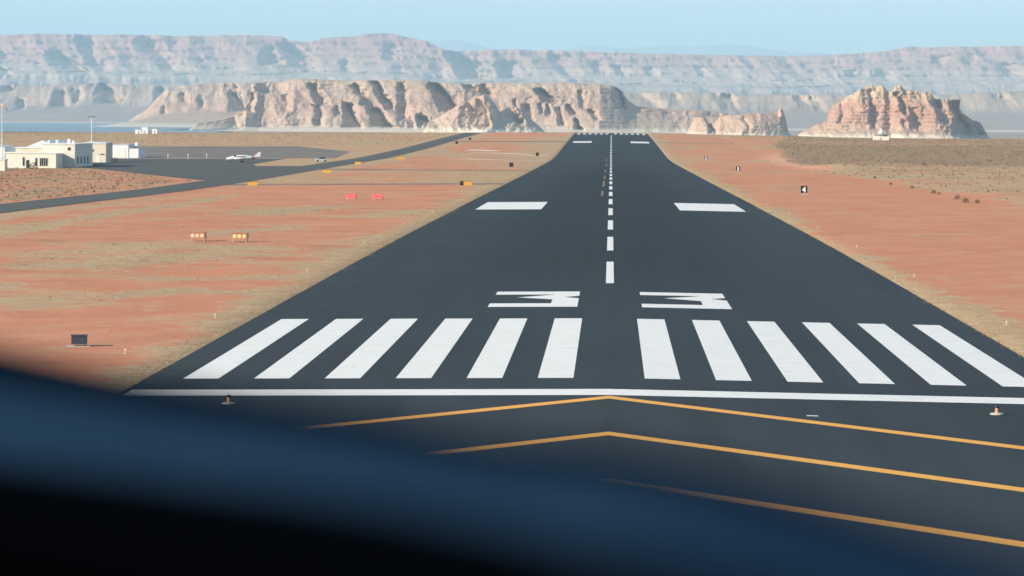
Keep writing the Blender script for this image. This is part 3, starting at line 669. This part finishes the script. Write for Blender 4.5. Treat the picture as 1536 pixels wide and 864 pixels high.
# ------------------------------------------------------------------ lights and signs of the airfield
def vasi(loc, lampmat, label, name):
    root = empty(name, loc)
    h = MB().box(-0.82, 0.82, -0.55, 0.75, 0.32, 0.95).box(-0.88, 0.88, -0.62, 0.80, 0.95, 1.0); h.build('housing', M['vasi'], root)
    MB().box(-0.78, 0.78, -0.562, -0.552, 0.36, 0.91).build('front_plate', M['vasi'], root)
    for x in (-0.5, 0, 0.5): MB().cyl((x,-0.60,0.63), (x,-0.565,0.63), (0.29 if lampmat is M['redlamp'] else 0.165), None, 16).build('lamp', lampmat, root)
    for x in (-0.7, 0.7):
        for y in (-0.45, 0.6): MB().cyl((x,y,-0.1), (x,y,0.32), 0.045).build('leg', M['grey'], root)
    return tag(root, label, 'approach light', 'approach slope light boxes beside the runway')
for px, py, lm, lb in ((297,362,'palelamp','grey approach light box with three pale lamps, the one farther from the asphalt'),
                       (360,363,'warmlamp','grey approach light box with three glowing orange lamps, the one closer to the asphalt'),
                       (527,300,'redlamp','approach light box glowing red, the one farther from the asphalt'),
                       (567,300,'redlamp','approach light box glowing red, the one closer to the asphalt')):
    vasi(gp(px, py), M[lm], lb, 'approach_light_box')

def text_mesh(ch, size):
    cu = bpy.data.curves.new('t', 'FONT'); cu.body = ch; cu.size = size; cu.align_x = 'CENTER'; cu.extrude = 0.004; cu.offset = size*0.035
    to = bpy.data.objects.new('t', cu); C.objects.link(to); bpy.context.view_layer.update()
    me = bpy.data.meshes.new_from_object(to.evaluated_get(bpy.context.evaluated_depsgraph_get()))
    bpy.data.objects.remove(to); return me
def distance_sign(loc, ch, label, facing=True):
    root = empty('distance_sign', loc)
    MB().box(-0.62, 0.62, -0.14, 0.14, 0.32, 1.62).build('cabinet', M['black'], root)
    MB().box(-0.66, 0.66, -0.16, 0.16, 1.62, 1.68).build('top_cap', M['dark'], root)
    for x in (-0.45, 0.45): MB().cyl((x,0,-0.05), (x,0,0.32), 0.05).build('leg', M['grey'], root)
    MB().box(-0.8, 0.8, -0.4, 0.4, -0.06, 0.05).build('footing', M['concrete'], root)
    if ch:
        me = text_mesh(ch, 1.38); me.materials.clear(); me.materials.append(M['digit'])
        o = bpy.data.objects.new('digit', me); C.objects.link(o); o.parent = root
        o.rotation_euler = (math.pi/2, 0, 0); o.location = (-0.02, -0.148, 0.48)
    return tag(root, label, 'sign', 'runway distance signs')
distance_sign(gp(1206, 292), '4', 'black sign with a large bold white numeral four on tan streaked dirt')
distance_sign(gp(1107, 258), '3', 'smaller looking black sign with a white numeral three on reddish dirt')
distance_sign(gp(1059, 241), '2', 'tiny black sign with a white numeral two by the runway dip')
for px, py, lb in ((767,252,'dark back of a distance sign on tan dirt beside the widening runway edge'),
                   (806,235,'dark back of a distance sign beside the pale bend of the runway edge'),
                   (685,217,'small dark back of a sign on red dirt close to the taxiway'),
                   (705,211,'small dark back of a sign just before the far connector')):
    distance_sign(gp(px, py), None, lb)
def taxi_sign(loc, w, h, label, black=0.0):
    root = empty('taxiway_sign', loc)
    b0 = -w/2 + black*w
    if black: MB().box(-w/2, b0-0.01, -0.12, 0.12, 0.25, 0.25+h).build('black_panel', M['black'], root)
    MB().box(b0, w/2, -0.12, 0.12, 0.25, 0.25+h).build('yellow_panel', M['ysign'], root)
    MB().box(-w/2-0.04, w/2+0.04, -0.15, 0.15, 0.25+h, 0.30+h).build('top_cap', M['dark'], root)
    for x in (-w*0.36, w*0.36): MB().cyl((x,0,-0.05), (x,0,0.25), 0.045).build('leg', M['grey'], root)
    return tag(root, label, 'sign', 'yellow taxiway guidance signs')
taxi_sign(gp(699,280), 2.5, 0.85, 'yellow taxiway sign with a black left panel beside the runway edge', 0.3)
taxi_sign(gp(379,280), 2.1, 0.8, 'plain yellow sign on red dirt just below the taxiway and apron mouth')
taxi_sign(gp(490,261), 2.4, 0.9, 'plain yellow sign between the taxiway and the nearer connector')
taxi_sign(gp(537,248), 2.0, 0.9, 'small yellow sign in dry grass close to the taxiway bend')
taxi_sign(gp(601,240), 3.0, 0.9, 'wide yellow sign in tan grass between taxiway and the farther connector')

def edge_light(name, cfg):
    root = empty(name)
    MB().lathe([(0.20,-0.03),(0.20,0.03),(0.12,0.05)], 14).build('base_plate', M['concrete'], root)
    MB().cyl((0,0,0.05), (0,0,0.24), 0.05, 0.05, 10).build('post', M[cfg], root)
    MB().lathe([(0.06,0.24),(0.085,0.27),(0.085,0.34),(0.05,0.40),(0.01,0.42)], 12).build('lens', M['lens'], root, True)
    return root
el = edge_light('runway_edge_light', 'orange')
tag(el, 'small pale stake light in the dirt along the asphalt edge', 'runway light', 'stake lights along the runway edges')
spots = [(sx*25.6, 200+61*i) for i in range(11) for sx in (1, -1)] + [(-26.6, 169)]
for i, (x, y) in enumerate(spots):
    o = el if i == 0 else copy_tree(el); o.location = (x, y, float(hG(x, y)))
    o.scale = (0.62,0.62,0.62)
tl = empty('threshold_light')
MB().lathe([(0.30,-0.02),(0.30,0.03),(0.16,0.06)], 16).build('base_plate', M['concrete'], tl)
MB().cyl((0,0,0.06), (0,0,0.27), 0.075, 0.065, 12).build('post', M['orange'], tl)
MB().lathe([(0.07,0.27),(0.10,0.30),(0.10,0.36),(0.03,0.40)], 12).build('lens', M['dark'], tl, True)
tag(tl, 'orange post light on a round base standing on the asphalt at the white threshold bar', 'runway light', 'threshold lights')
for i, (x, y) in enumerate(((17.15, 136.9), (-17.1, 138.2))):
    o = tl if i == 0 else copy_tree(tl); o['label'] = ('orange post light on a round base at the threshold bar, on the distance signs side', 'orange post light on a round base at the threshold bar, on the equipment box side')[i]; o.location = (x, y, float(hRw(x, y))+0.02)

bx_ = empty('equipment_box', gp(119, 519), math.radians(8))
MB().box(-0.44, 0.44, -0.35, 0.35, 0.12, 0.60).build('cabinet', M['slate'], bx_)
MB().box(-0.47, 0.47, -0.38, 0.38, 0.603, 0.64).build('lid', M['slate'], bx_)
for x in (-0.36, 0.36): MB().cyl((x,0,0.0), (x,0,0.12), 0.04).build('leg', M['grey'], bx_)
MB().box(-0.75, 0.62, -0.6, 0.45, -0.08, 0.02).build('pad', M['concrete'], bx_)
tag(bx_, 'slate dark equipment box on short legs over a pale pad in red dirt', 'equipment box')

# ------------------------------------------------------------------ buildings
def window(parent, x0, x1, y, z0, z1, n=1):
    """n panes in a recessed frame on a wall that faces -Y at y"""
    fr = MB().box(x0-0.08, x1+0.08, y-0.05, y-0.004, z0-0.08, z1+0.08).build('window', M['trim'], parent)
    w = (x1-x0)/n
    for i in range(n): MB().box(x0+w*i+0.05, x0+w*(i+1)-0.05, y-0.07, y-0.052, z0, z1).build('pane', M['glass'], fr)
def base_h(x, y): return float(hG(x, y, False))
# terminal: low front wing, taller hall behind it, parapets
bxc, byc = -171.0, 918.0
T = empty('terminal_building', (bxc, byc, base_h(bxc, byc)))
MB().box(-9.5, 5.6, 0, 30, -0.3, 4.3).build('front_wing', M['cream'], T)
MB().box(-9.7, 5.8, -0.2, 0.15, 4.303, 4.75).build('front_parapet', M['trim'], T)
MB().box(-9.3, 5.4, 0.2, 11.7, 4.303, 4.36).build('front_roof', M['roof'], T)
MB().box(-0.8, 9.2, 12, 44, -0.3, 6.9).build('hall', M['cream'], T)
MB().box(-1.0, 9.4, 11.8, 44.2, 6.903, 7.2).build('hall_parapet', M['trim'], T)
MB().box(-12.5, -0.82, 31, 46, -0.3, 5.6).build('rear_wing', M['cream2'], T)
MB().box(-12.7, -1.1, 30.8, 46.2, 5.603, 5.9).build('rear_parapet', M['trim'], T)
window(T, -0.6, 0.1, 0, 0.6, 3.0); window(T, 0.7, 3.2, 0, 0.6, 3.0, 4)
window(T, -4.4, -3.7, 0, 0.6, 3.2); window(T, 7.0, 8.0, 12, 5.2, 6.1)
MB().box(-3.3, -2.4, -0.08, -0.004, 0, 2.4).build('door', M['dark'], T)
for x, y, s_ in ((3.0,16,0.7),(5.6,22,0.9),(7.6,18,0.6),(-0.2,20,0.6)):
    MB().box(x-s_/2, x+s_/2, y, y+s_, 7.21, 7.21+s_*1.5).build('roof_vent', M['bwhite'], T)
for y in (16, 22, 28, 34): MB().box(9.203, 9.25, y, y+2.4, 1.0, 3.2).build('side_window', M['glass'], T)
tag(T, 'cream flat roofed terminal with a low windowed wing before a taller hall', 'building')
# gabled hangar behind the hall
hx, hy = -178.6, 968.0
Hg = empty('gabled_hangar', (hx, hy, base_h(hx, hy)))
MB().box(-5.5, 5.5, 0, 36, -0.3, 5.6).build('wall', M['grey'], Hg)
MB().add([(-5.9,-0.3,5.58),(5.9,-0.3,5.58),(0,-0.3,7.9),(-5.9,36.3,5.58),(5.9,36.3,5.58),(0,36.3,7.9)], [(0,1,2),(3,5,4),(0,2,5,3),(1,4,5,2),(0,3,4,1)]).build('roof', M['bwhite'], Hg)
MB().box(-3.4, 3.4, -0.06, -0.004, 0, 4.6).build('door', M['bwhite'], Hg)
tag(Hg, 'pale metal hangar with a low gable roof right behind the terminal hall', 'building')
# cream block
cx, cy = -172.6, 1040.0
Cb = empty('cream_block', (cx, cy, base_h(cx, cy)))
MB().box(-3.2, 2.2, 0, 14, -0.3, 6.4).build('wall', M['cream2'], Cb)
MB().box(-3.4, 2.4, -0.2, 14.2, 6.403, 6.75).build('parapet', M['bwhite'], Cb)
window(Cb, -2.6, -1.9, 0, 3.6, 4.4); window(Cb, 0.2, 1.6, 0, 2.6, 3.0)
MB().box(-1.2, 0.2, -0.05, -0.004, 0, 2.2).build('door', M['trim'], Cb)
tag(Cb, 'square cream block with a white parapet beside the apron', 'building')
# white hangar, stepped
wx, wy = -184.0, 1165.0
Wb = empty('white_hangar', (wx, wy, base_h(wx, wy)))
MB().box(-6, 1.6, 0, 22, -0.3, 5.0).build('tall_bay', M['bwhite'], Wb)
MB().box(1.62, 5.4, 0.2, 18, -0.3, 3.6).build('low_bay', M['bwhite'], Wb)
MB().box(-6.2, 1.8, -0.2, 22.2, 5.003, 5.25).build('tall_roof', M['roof'], Wb)
MB().box(1.82, 5.6, 0, 18.2, 3.603, 3.8).build('low_roof', M['roof'], Wb)
MB().box(-4.8, 0.6, -0.08, -0.004, 0, 4.2).build('hangar_door', M['trim'], Wb)
MB().lathe([(0.9,0),(0.9,1.5),(0.5,2.0),(0.02,2.1)], 16, (3.6, 9, 3.81)).build('roof_tank', M['bwhite'], Wb, True)
tag(Wb, 'bright white stepped hangar with a small round roof tank', 'building')
for x, y, w, d, h, lb in ((-232, 1140, 15, 20, 4.6, 'long white hangar with a flat front behind the tan hut and terminal'),
                          (-211, 1150, 11, 22, 4.9, 'white hangar with a shallow roof next to the long white hangar'),
                          (-199, 1180, 8, 16, 5.4, 'small white hangar behind the terminal roof vents')):
    b_ = empty('white_hangar', (x, y, base_h(x, y)))
    MB().box(-w/2, w/2, 0, d, -0.3, h).build('wall', M['bwhite'], b_)
    MB().add([(-w/2-.2,-.2,h),(w/2+.2,-.2,h),(0,-.2,h+.9),(-w/2-.2,d+.2,h),(w/2+.2,d+.2,h),(0,d+.2,h+.9)], [(0,1,2),(3,5,4),(0,2,5,3),(1,4,5,2),(0,3,4,1)]).build('roof', M['roof'], b_)
    MB().box(-w*0.3, w*0.3, -0.06, -0.004, 0, h*0.8).build('hangar_door', M['trim'], b_)
    tag(b_, lb, 'building', 'white hangars behind the terminal')
hux, huy = -173.5, 868.0
Hu = empty('small_hut', (hux, huy, base_h(hux, huy)))
MB().box(-2.6, 2.6, 0, 4, -0.3, 3.1).build('wall', M['cream'], Hu)
MB().box(-2.8, 2.8, -0.2, 4.2, 3.103, 3.35).build('roof', M['trim'], Hu)
MB().box(-0.2, 0.8, -0.06, -0.004, 0, 2.2).build('door', M['cream2'], Hu)
tag(Hu, 'small cream hut with a flat white roof in front of the terminal', 'building')
shr = shrub((-169.8, 905, base_h(-170, 905)), 1.7, 77, 'tall dark green bush against the cream terminal wall'); del shr['group']; shr.name = 'terminal_bush'
shr = shrub((-166.6, 1034, base_h(-166, 1034)), 1.5, 78, 'round dark bush at the foot of the cream block'); del shr['group']; shr.name = 'terminal_bush'
# poles
def light_pole(loc, h, label, top):
    root = empty('light_pole', loc)
    MB().cyl((0,0,-0.2), (0,0,h), 0.20, 0.11, 12).build('shaft', M['bwhite'], root)
    MB().cyl((0,0,-0.2), (0,0,0.5), 0.35, 0.30, 12).build('base', M['concrete'], root)
    if top == 'lamps':
        MB().box(-1.3, 1.3, -0.06, 0.06, h, h+0.1).build('cross_arm', M['grey'], root)
        for x in (-1.0, 0.0, 1.0): MB().box(x-0.28, x+0.28, -0.3, 0.2, h+0.1, h+0.34).build('lamp_head', M['dark'], root)
    else:
        sk = MB().loft([[(0.1+t*2.0, 0.42*(1-.35*t)*math.cos(a), h-0.1-0.9*t*t+0.42*(1-.35*t)*math.sin(a)-t*1.2) for a in [2*math.pi*i/12 for i in range(12)]] for t in (0,.33,.66,1.0)])
        sk.build('wind_sock', M['orange'], root, True); MB().cyl((0,0,h-0.5),(0.1,0,h-0.5),0.05).build('swivel', M['grey'], root)
    return tag(root, label, 'pole')
q = at(137.5, 176, 1130); gz = base_h(q.x, 1130); light_pole((q.x, 1130, gz), q.z-gz, 'tall white pole with a dark lamp bar rising behind the cream block', 'lamps')
q = at(3, 156, 1130); gz = base_h(q.x, 1130); light_pole((q.x, 1130, gz), q.z-gz, 'tall white mast with a faded orange wind sock behind the hangars', 'sock')
for i, px in enumerate((252, 282, 310)):
    g_ = at(px, 236, 1146); gz = base_h(g_.x, 1146)
    if i == 0:
        post = empty('apron_post', (g_.x, 1146, gz)); MB().cyl((0,0,-0.1), (0,0,1.5), 0.09).build('shaft', M['bwhite'], post)
        MB().box(-0.25, 0.25, -0.12, 0.12, 1.5, 1.75).build('lamp', M['bwhite'], post); tag(post, 'short white post on the pale far edge of the apron', 'post', 'short posts along the apron edge')
    else: o = copy_tree(post); o.location = (g_.x, 1146, gz)
# sheds on the rim
for px, w, h, lb in ((208,4.5,2.6,'low white shed at the outer end of the rim huts above the lake'),(217,4.0,4.2,'tallest white hut of the group on the rim above the lake'),(232,3.2,3.0,'small separate white hut on the rim above the lake')):
    g_ = at(px, 201, 1960); b_ = empty('rim_hut', (g_.x, 1960, base_h(g_.x, 1960)))
    MB().box(-w/2, w/2, 0, 5, -0.3, h).build('wall', M['bwhite'], b_); MB().box(-w/2-.2, w/2+.2, -.2, 5.2, h+.003, h+.25).build('roof', M['roof'], b_)
    MB().box(-0.5, 0.5, -0.05, -0.004, 0, 2.0).build('door', M['grey'], b_)
    tag(b_, lb, 'building', 'white huts on the rim')
# the domed radio beacon
vx, vy = 167.5, 1930.0
V = empty('beacon_station', (vx, vy, base_h(vx, vy)+0.3))
MB().box(-4.6, 4.6, -3.5, 3.5, -1.2, 2.6).build('hut', M['cream'], V)
MB().lathe([(3.6,2.62),(5.0,3.5),(5.0,3.75),(3.0,3.95)], 32).build('counterpoise', M['grey'], V)
MB().lathe([(1.75,3.96),(1.75,4.6),(1.6,5.3),(1.2,5.9),(0.6,6.3),(0.25,6.5)], 24).build('dome', M['bwhite'], V, True)
MB().cyl((0,0,6.4), (0,0,8.6), 0.22, 0.12, 10).build('mast', M['bwhite'], V)
MB().box(-1.0, 0.0, -3.56, -3.504, -0.4, 1.7).build('door', M['grey'], V)
MB().box(-5.0, -4.62, -1.5, 1.5, -0.5, 4.4).build('side_cabinet', M['cream2'], V)
tag(V, 'cream beacon hut with a flared disc roof and white dome on the plateau rim', 'beacon station')

# ------------------------------------------------------------------ parked aeroplane and car
def aeroplane(loc, rz):
    A = empty('parked_aeroplane', loc, rz)          # nose along -X
    def ring(x, w, h, zc): return [(x, w*math.cos(t), zc+h*math.sin(t)) for t in [2*math.pi*i/20 for i in range(20)]]
    MB().loft([ring(-5.6,.06,.06,1.25), ring(-5.2,.32,.30,1.28), ring(-4.2,.58,.56,1.35), ring(-3.0,.68,.72,1.50), ring(-2.0,.72,.88,1.62), ring(0.6,.72,.86,1.62), ring(2.2,.58,.66,1.62), ring(4.2,.32,.40,1.68), ring(5.8,.10,.20,1.75)]).build('fuselage', M['ac_white'], A, True)
    MB().loft([ring(3.0,.488,.568,1.643), ring(3.6,.412,.492,1.661), ring(4.2,.33,.41,1.68)], False).build('red_band', M['ac_red'], A, True)
    for sy in (-1, 1):
        w = MB(); P_ = []
        for y, xl, xt, z, t in ((0.3,-1.6,0.7,1.05,.16),(2.4,-1.5,0.6,1.20,.13),(6.3,-1.1,0.1,1.50,.06)):
            P_.append([(xl,sy*y,z),(xl+.35,sy*y,z+t),(xt,sy*y,z+.02),(xl+.35,sy*y,z-t*.6)])
        w.loft(P_); w.build('wing', M['ac_white'], A)
        def nr(x, r): return [(x, sy*2.3+r*math.cos(t), 1.32+r*math.sin(t)) for t in [2*math.pi*i/14 for i in range(14)]]
        n_ = MB().loft([nr(-3.2,.22), nr(-2.9,.36), nr(-1.8,.42), nr(-0.2,.34), nr(1.3,.05)]).build('nacelle', M['ac_white'], A, True)
        p_ = MB().loft([[(-3.32, sy*2.3+a*.06, 1.32+b*1.0) for a, b in ((-1,-1),(1,-1),(1.6,0),(1,1),(-1,1),(-1.6,0))], [(-3.28, sy*2.3+a*.06, 1.32+b*1.0) for a, b in ((-1,-1),(1,-1),(1.6,0),(1,1),(-1,1),(-1.6,0))]]).build('propeller', M['dark'], n_)
        MB().lathe([(0.02,0),(.12,.12),(.16,.3)], 12).build('spinner', M['ac_red'], n_, True).matrix_local = Matrix.Translation((-3.55, sy*2.3, 1.32)) @ Matrix.Rotation(math.pi/2, 4, 'Y')
        MB().loft([[(4.6,sy*.1,1.85),(4.9,sy*.1,1.92),(5.8,sy*.1,1.86),(4.9,sy*.1,1.80)],[(5.1,sy*2.4,1.90),(5.3,sy*2.4,1.94),(5.8,sy*2.4,1.90),(5.3,sy*2.4,1.87)]]).build('tailplane', M['ac_white'], A)
        g_ = MB().cyl((-0.2,sy*2.1,1.1), (-0.2,sy*2.1,0.28), .06).build('main_gear_leg', M['grey'], A); MB().cyl((-0.2,sy*2.1-.1,.27), (-0.2,sy*2.1+.1,.27), .27, n=16).build('wheel', M['tyre'], g_)
        for i in range(4): MB().box(-1.9+i*.72, -1.4+i*.72, sy*.70-.06, sy*.70+.06, 1.78, 2.12).build('window', M['glass'], A)
    MB().loft([[(3.4,-.05,1.95),(3.4,.05,1.95),(5.9,.05,1.8),(5.9,-.05,1.8)],[(5.0,-.04,3.1),(5.0,.04,3.1),(6.1,.04,3.1),(6.1,-.04,3.1)],[(5.3,-.03,3.55),(5.3,.03,3.55),(6.15,.03,3.55),(6.15,-.03,3.55)]]).build('fin', M['ac_white'], A)
    MB().loft([ring(-3.1,.60,.66,1.62), ring(-2.5,.66,.82,1.66), ring(-2.15,.715,.872,1.64)], False).build('windscreen', M['glass'], A, True)
    g_ = MB().cyl((-4.3,0,1.0), (-4.3,0,.25), .05).build('nose_gear_leg', M['grey'], A); MB().cyl((-4.3,-.08,.22), (-4.3,.08,.22), .22, n=16).build('wheel', M['tyre'], g_)
    return tag(A, 'white twin engine aeroplane with red tail band parked on the apron', 'aeroplane')
q = at(364, 241.5, 1040); aeroplane((q.x, 1040, base_h(q.x, 1040)+0.05), math.radians(14))
q = at(477, 245, 1010)
car = empty('parked_car', (-99.6, 1062, base_h(-99.6, 1062)+0.03), math.radians(8))
MB().loft([[(-2.1,y,z) for y, z in ((-.8,.35),(.8,.35),(.8,.75),(-.8,.75))], [(-1.9,y,z) for y, z in ((-.86,.3),(.86,.3),(.84,.95),(-.84,.95))], [(1.9,y,z) for y, z in ((-.86,.3),(.86,.3),(.84,1.0),(-.84,1.0))], [(2.1,y,z) for y, z in ((-.8,.4),(.8,.4),(.8,.9),(-.8,.9))]]).build('body', M['carpaint'], car)
MB().loft([[(-1.0,y,.97) for y in (-.8,.8)]+[(1.6,y,.99) for y in (.8,-.8)], [(-.4,y,1.55) for y in (-.66,.66)]+[(1.2,y,1.55) for y in (.66,-.66)]]).build('cabin', M['glass'], car)
for x in (-1.3, 1.3):
    for y in (-.86, .86): MB().cyl((x,y-.1,.33), (x,y+.1,.33), .33, n=16).build('wheel', M['tyre'], car)
tag(car, 'small pale blue car parked beside the taxiway near the grass island', 'car')

# ------------------------------------------------------------------ the aircraft's own instrument panel cover, close and out of focus
def glareshield():
    G = empty('aircraft_glareshield', (0, 0, CAMZ-0.35))
    m, nt, b = newmat('sky_reflecting_blue_vinyl'); n = noise(nt, obj_co(nt), 60, 5, 0.6)
    nt.links.new(ramp(nt, n, [(0.3, (0.012,0.032,0.060)), (0.7, (0.017,0.041,0.074))]), b.inputs['Base Color'])  # sky reflection on the dark pad, painted as diffuse blue
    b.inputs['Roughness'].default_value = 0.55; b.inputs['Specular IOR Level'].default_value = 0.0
    m2, nt2, b2 = newmat('cabin_shade_black'); n = noise(nt2, obj_co(nt2), 200, 4, 0.6)
    nt2.links.new(ramp(nt2, n, [(0.3, (0.0004,0.0007,0.0012)), (0.7, (0.0008,0.0012,0.0020))]), b2.inputs['Base Color'])  # near-black colour stands for the cabin's shade on the rear lip
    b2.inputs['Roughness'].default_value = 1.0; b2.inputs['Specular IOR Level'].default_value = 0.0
    m3, nt3, b3 = newmat('dull_navy_rubber'); n = noise(nt3, obj_co(nt3), 80, 4, 0.6)
    nt3.links.new(ramp(nt3, n, [(0.3, (0.0025,0.007,0.014)), (0.7, (0.004,0.010,0.020))]), b3.inputs['Base Color'])
    b3.inputs['Roughness'].default_value = 0.9; b3.inputs['Specular IOR Level'].default_value = 0.0
    # the pad runs obliquely: its far end lies by the windscreen foot on the left, its near end comes closer on the right
    crest = [(-700,410),(-300,470),(0,522),(215,566),(400,596),(560,620),(740,660),(870,666),(1000,684),(1150,722),(1300,768),(1536,840),(1900,960),(2300,1080)]
    lipx = [(-700,600),(0,692),(500,748),(760,794),(1000,850),(1300,935),(1536,1005),(1900,1115),(2300,1230)]
    dist = [(-700,2.2),(0,1.65),(600,1.25),(1000,1.0),(1536,0.86),(2300,0.75)]
    I = lambda tab, v: float(np.interp(v, [t[0] for t in tab], [t[1] for t in tab]))
    r1, r2, r3 = [], [], []
    for px, py in crest:
        D = I(dist, px); A = at(px, py, D); B = at(px, I(lipx, px), D*0.72)
        k = float(np.interp(px, [0, 900, 1500], [0.42, 0.30, 0.10]))
        r1.append([A+Vector((0,.10,-.20)), A+Vector((0,.04,-.04)), A+Vector((0,.015,-.008)), A, A.lerp(B, k*0.5), A.lerp(B, k)])
        r2.append([A.lerp(B, k), A.lerp(B, k+(1-k)*.33)+Vector((0,0,.002)), A.lerp(B, k+(1-k)*.66)+Vector((0,0,.002)), B])
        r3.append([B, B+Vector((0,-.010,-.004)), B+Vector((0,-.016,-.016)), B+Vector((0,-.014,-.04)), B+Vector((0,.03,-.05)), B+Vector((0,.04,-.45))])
    def sheet(name, rws, mat):
        mb = MB(); n_ = len(rws[0]); off = Vector(G.location)
        for r in rws: mb.v += [tuple(p-off) for p in r]
        for j in range(len(rws)-1):
            for i in range(n_-1): a = j*n_+i; mb.f.append((a, a+1, a+n_+1, a+n_))
        o = mb.build(name, mat, G, True)
        return o
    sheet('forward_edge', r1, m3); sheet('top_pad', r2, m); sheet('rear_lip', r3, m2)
    return tag(G, 'blurred blue black aircraft instrument panel cover looming before the runway chevrons', 'glareshield')
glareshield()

# ------------------------------------------------------------------ air
hz = MB().box(-72000, 72000, -6500, 101000, -46, 2800)
m = bpy.data.materials.new('haze_air'); m.use_nodes = True; nt = m.node_tree; nt.nodes.clear()
out = nt.nodes.new('ShaderNodeOutputMaterial'); pv = nt.nodes.new('ShaderNodeVolumePrincipled')
pv.inputs['Color'].default_value = (0.53, 0.82, 1.0, 1); pv.inputs['Density'].default_value = 3.1e-5; pv.inputs['Anisotropy'].default_value = 0.0
nt.links.new(pv.outputs[0], out.inputs['Volume'])
haze = hz.build('haze', m); tag(haze, kind='stuff'); haze.display_type = 'WIRE'
